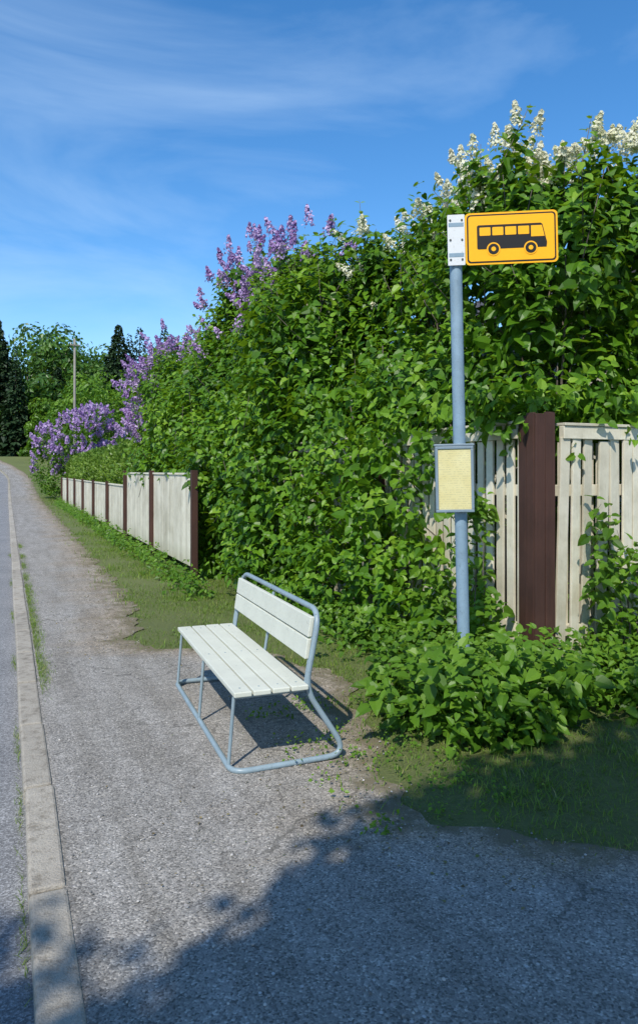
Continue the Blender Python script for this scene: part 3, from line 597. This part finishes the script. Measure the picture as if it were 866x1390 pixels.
cards('deciduous_foliage',T_LOW,*cat(D),MAT['birch'],DF); cards('light_foliage',T_LOW,*cat(D2),MAT['plant'],DF); cards('spruce_foliage',T_LOW,*cat(S),MAT['spruce'],DF); tubes('trunks',tr,MAT['bark'],DF,6)
for x,y,h in ((12.2,88,16.0),(-1.0,98,17.5)):
    SP=empty('spruce_tree'); cards('needles',T_LOW,*spruce(x,y,zb(y),h,8.5,5600,.75),MAT['spruce'],SP); tubes('trunk',[([(x,y,zb(y)-.2),(x,y,zb(y)+h*.96)],[.28,.03])],MAT['bark'],SP,8)

# trees beside the road behind the viewer: they shade the foreground
tn=math.tan(SUN_EL)
def up(gx,gy,z): return (gx-SH[0]*z/tn,gy-SH[1]*z/tn,z)
SB=[]
for gx,gy,z,r in [(4.9,2.55,6.0,1.1),(3.6,2.55,6.3,1.05),(2.55,2.4,5.8,.95),(1.80,2.35,6.4,.8),(1.15,1.85,6.0,.85),(.50,1.65,6.5,.7),(6.3,2.5,6.2,1.2),(7.6,2.2,6,1.2),
   (2.2,.9,6.6,1.3),(3.8,.8,6.9,1.4),(5.5,.6,7,1.5),(.9,.2,6.9,1.2),(-.85,2.1,6.2,1.0),(-2.0,1.9,6.5,1.0),(-1.0,0,7,1.3),(7.5,.4,6.8,1.5),(2.8,-.8,7.4,1.4),(5,-1,7.6,1.6),(1,-1.3,7.2,1.3),(9,1.4,6,1.3)]:
    c=up(gx,gy,z); SB.append((*c,r*1.05,r,r*.8))
SB=np.array(SB)
for nm,sel,root in (('deciduous_tree',SB[:,0]<-.6,(-2.6,-4.6)),('deciduous_tree',SB[:,0]>=-.6,(2.2,-4.8))):
    B=SB[sel]; T=empty(nm); cards('leaves',T_LOW,*crown(B,int(1500*len(B)),.17),MAT['birch'],T)
    cards('inner_leaves',T_LOW,*filler(B,900*len(B),.2),MAT['birch'],T)
    rx,ry=root; br=[([(rx,ry,-.1),(rx+.05,ry,1.5),(rx,ry+.1,3.2),(rx+.1,ry,5.2)],[.24,.19,.16,.10])]
    for b in B: br.append(([(rx,ry,3.0+rng.random()*1.5),((rx+b[0])/2,(ry+b[1])/2,(3.8+b[2])/2+.4),tuple(b[:3])],[.09,.06,.02]))
    tubes('trunk_and_limbs',br,MAT['bark'],T,8)

# ---------------------------------------------------------------- world, sun, camera
w=bpy.data.worlds.new('World'); sc.world=w; w.use_nodes=True; nt=w.node_tree; N_=nt.nodes; L_=nt.links
bg=N_['Background']; sky=N_.new('ShaderNodeTexSky'); sky.sky_type='NISHITA'; sky.sun_disc=False; sky.sun_elevation=SUN_EL
sd=np.array([-SH[0],-SH[1]]); sky.sun_rotation=math.atan2(sd[0],sd[1]); sky.air_density=1.0; sky.dust_density=.2; sky.ozone_density=3.2; sky.altitude=0
tc=N_.new('ShaderNodeTexCoord'); mp=N_.new('ShaderNodeMapping'); mp.inputs['Scale'].default_value=(1.0,1.5,3.6); mp.inputs['Rotation'].default_value=(.25,.55,.4)
L_.new(tc.outputs['Generated'],mp.inputs[0]); no=N_.new('ShaderNodeTexNoise'); no.inputs['Scale'].default_value=1.8; no.inputs['Detail'].default_value=8; no.inputs['Roughness'].default_value=.55; no.inputs['Distortion'].default_value=.7
L_.new(mp.outputs[0],no.inputs['Vector']); rp=N_.new('ShaderNodeValToRGB'); rp.color_ramp.elements[0].position=.46; rp.color_ramp.elements[0].color=(0,0,0,1); rp.color_ramp.elements[1].position=.85; rp.color_ramp.elements[1].color=(.42,.42,.42,1)
L_.new(no.outputs[0],rp.inputs[0]); mx=N_.new('ShaderNodeMix'); mx.data_type='RGBA'; L_.new(rp.outputs[0],mx.inputs[0])
hs=N_.new('ShaderNodeHueSaturation'); hs.inputs['Saturation'].default_value=1.28; hs.inputs['Value'].default_value=1.42; L_.new(sky.outputs[0],hs.inputs['Color'])
L_.new(hs.outputs[0],mx.inputs[6]); mx.inputs[7].default_value=(5.0,6.6,8.4,1); L_.new(mx.outputs[2],bg.inputs[0]); bg.inputs[1].default_value=.142
sun=bpy.data.lights.new('sun','SUN'); sun.energy=5.0; sun.angle=math.radians(.5); sun.color=(1,.955,.86); so=bpy.data.objects.new('sun',sun); sc.collection.objects.link(so)
dv=Vector((SH[0]*math.cos(SUN_EL),SH[1]*math.cos(SUN_EL),-math.sin(SUN_EL))); so.rotation_euler=dv.to_track_quat('-Z','Y').to_euler(); so.location=(-5,-8,12)
cam=bpy.data.cameras.new('camera'); co=bpy.data.objects.new('camera',cam); sc.collection.objects.link(co); co.location=(0,0,EYE); co.rotation_euler=(math.radians(90),0,-YAW)
cam.sensor_fit='VERTICAL'; cam.sensor_height=36; cam.lens=975/1390*36; cam.shift_y=-55/1390; cam.clip_end=5000; cam.clip_start=.05
sc.camera=co
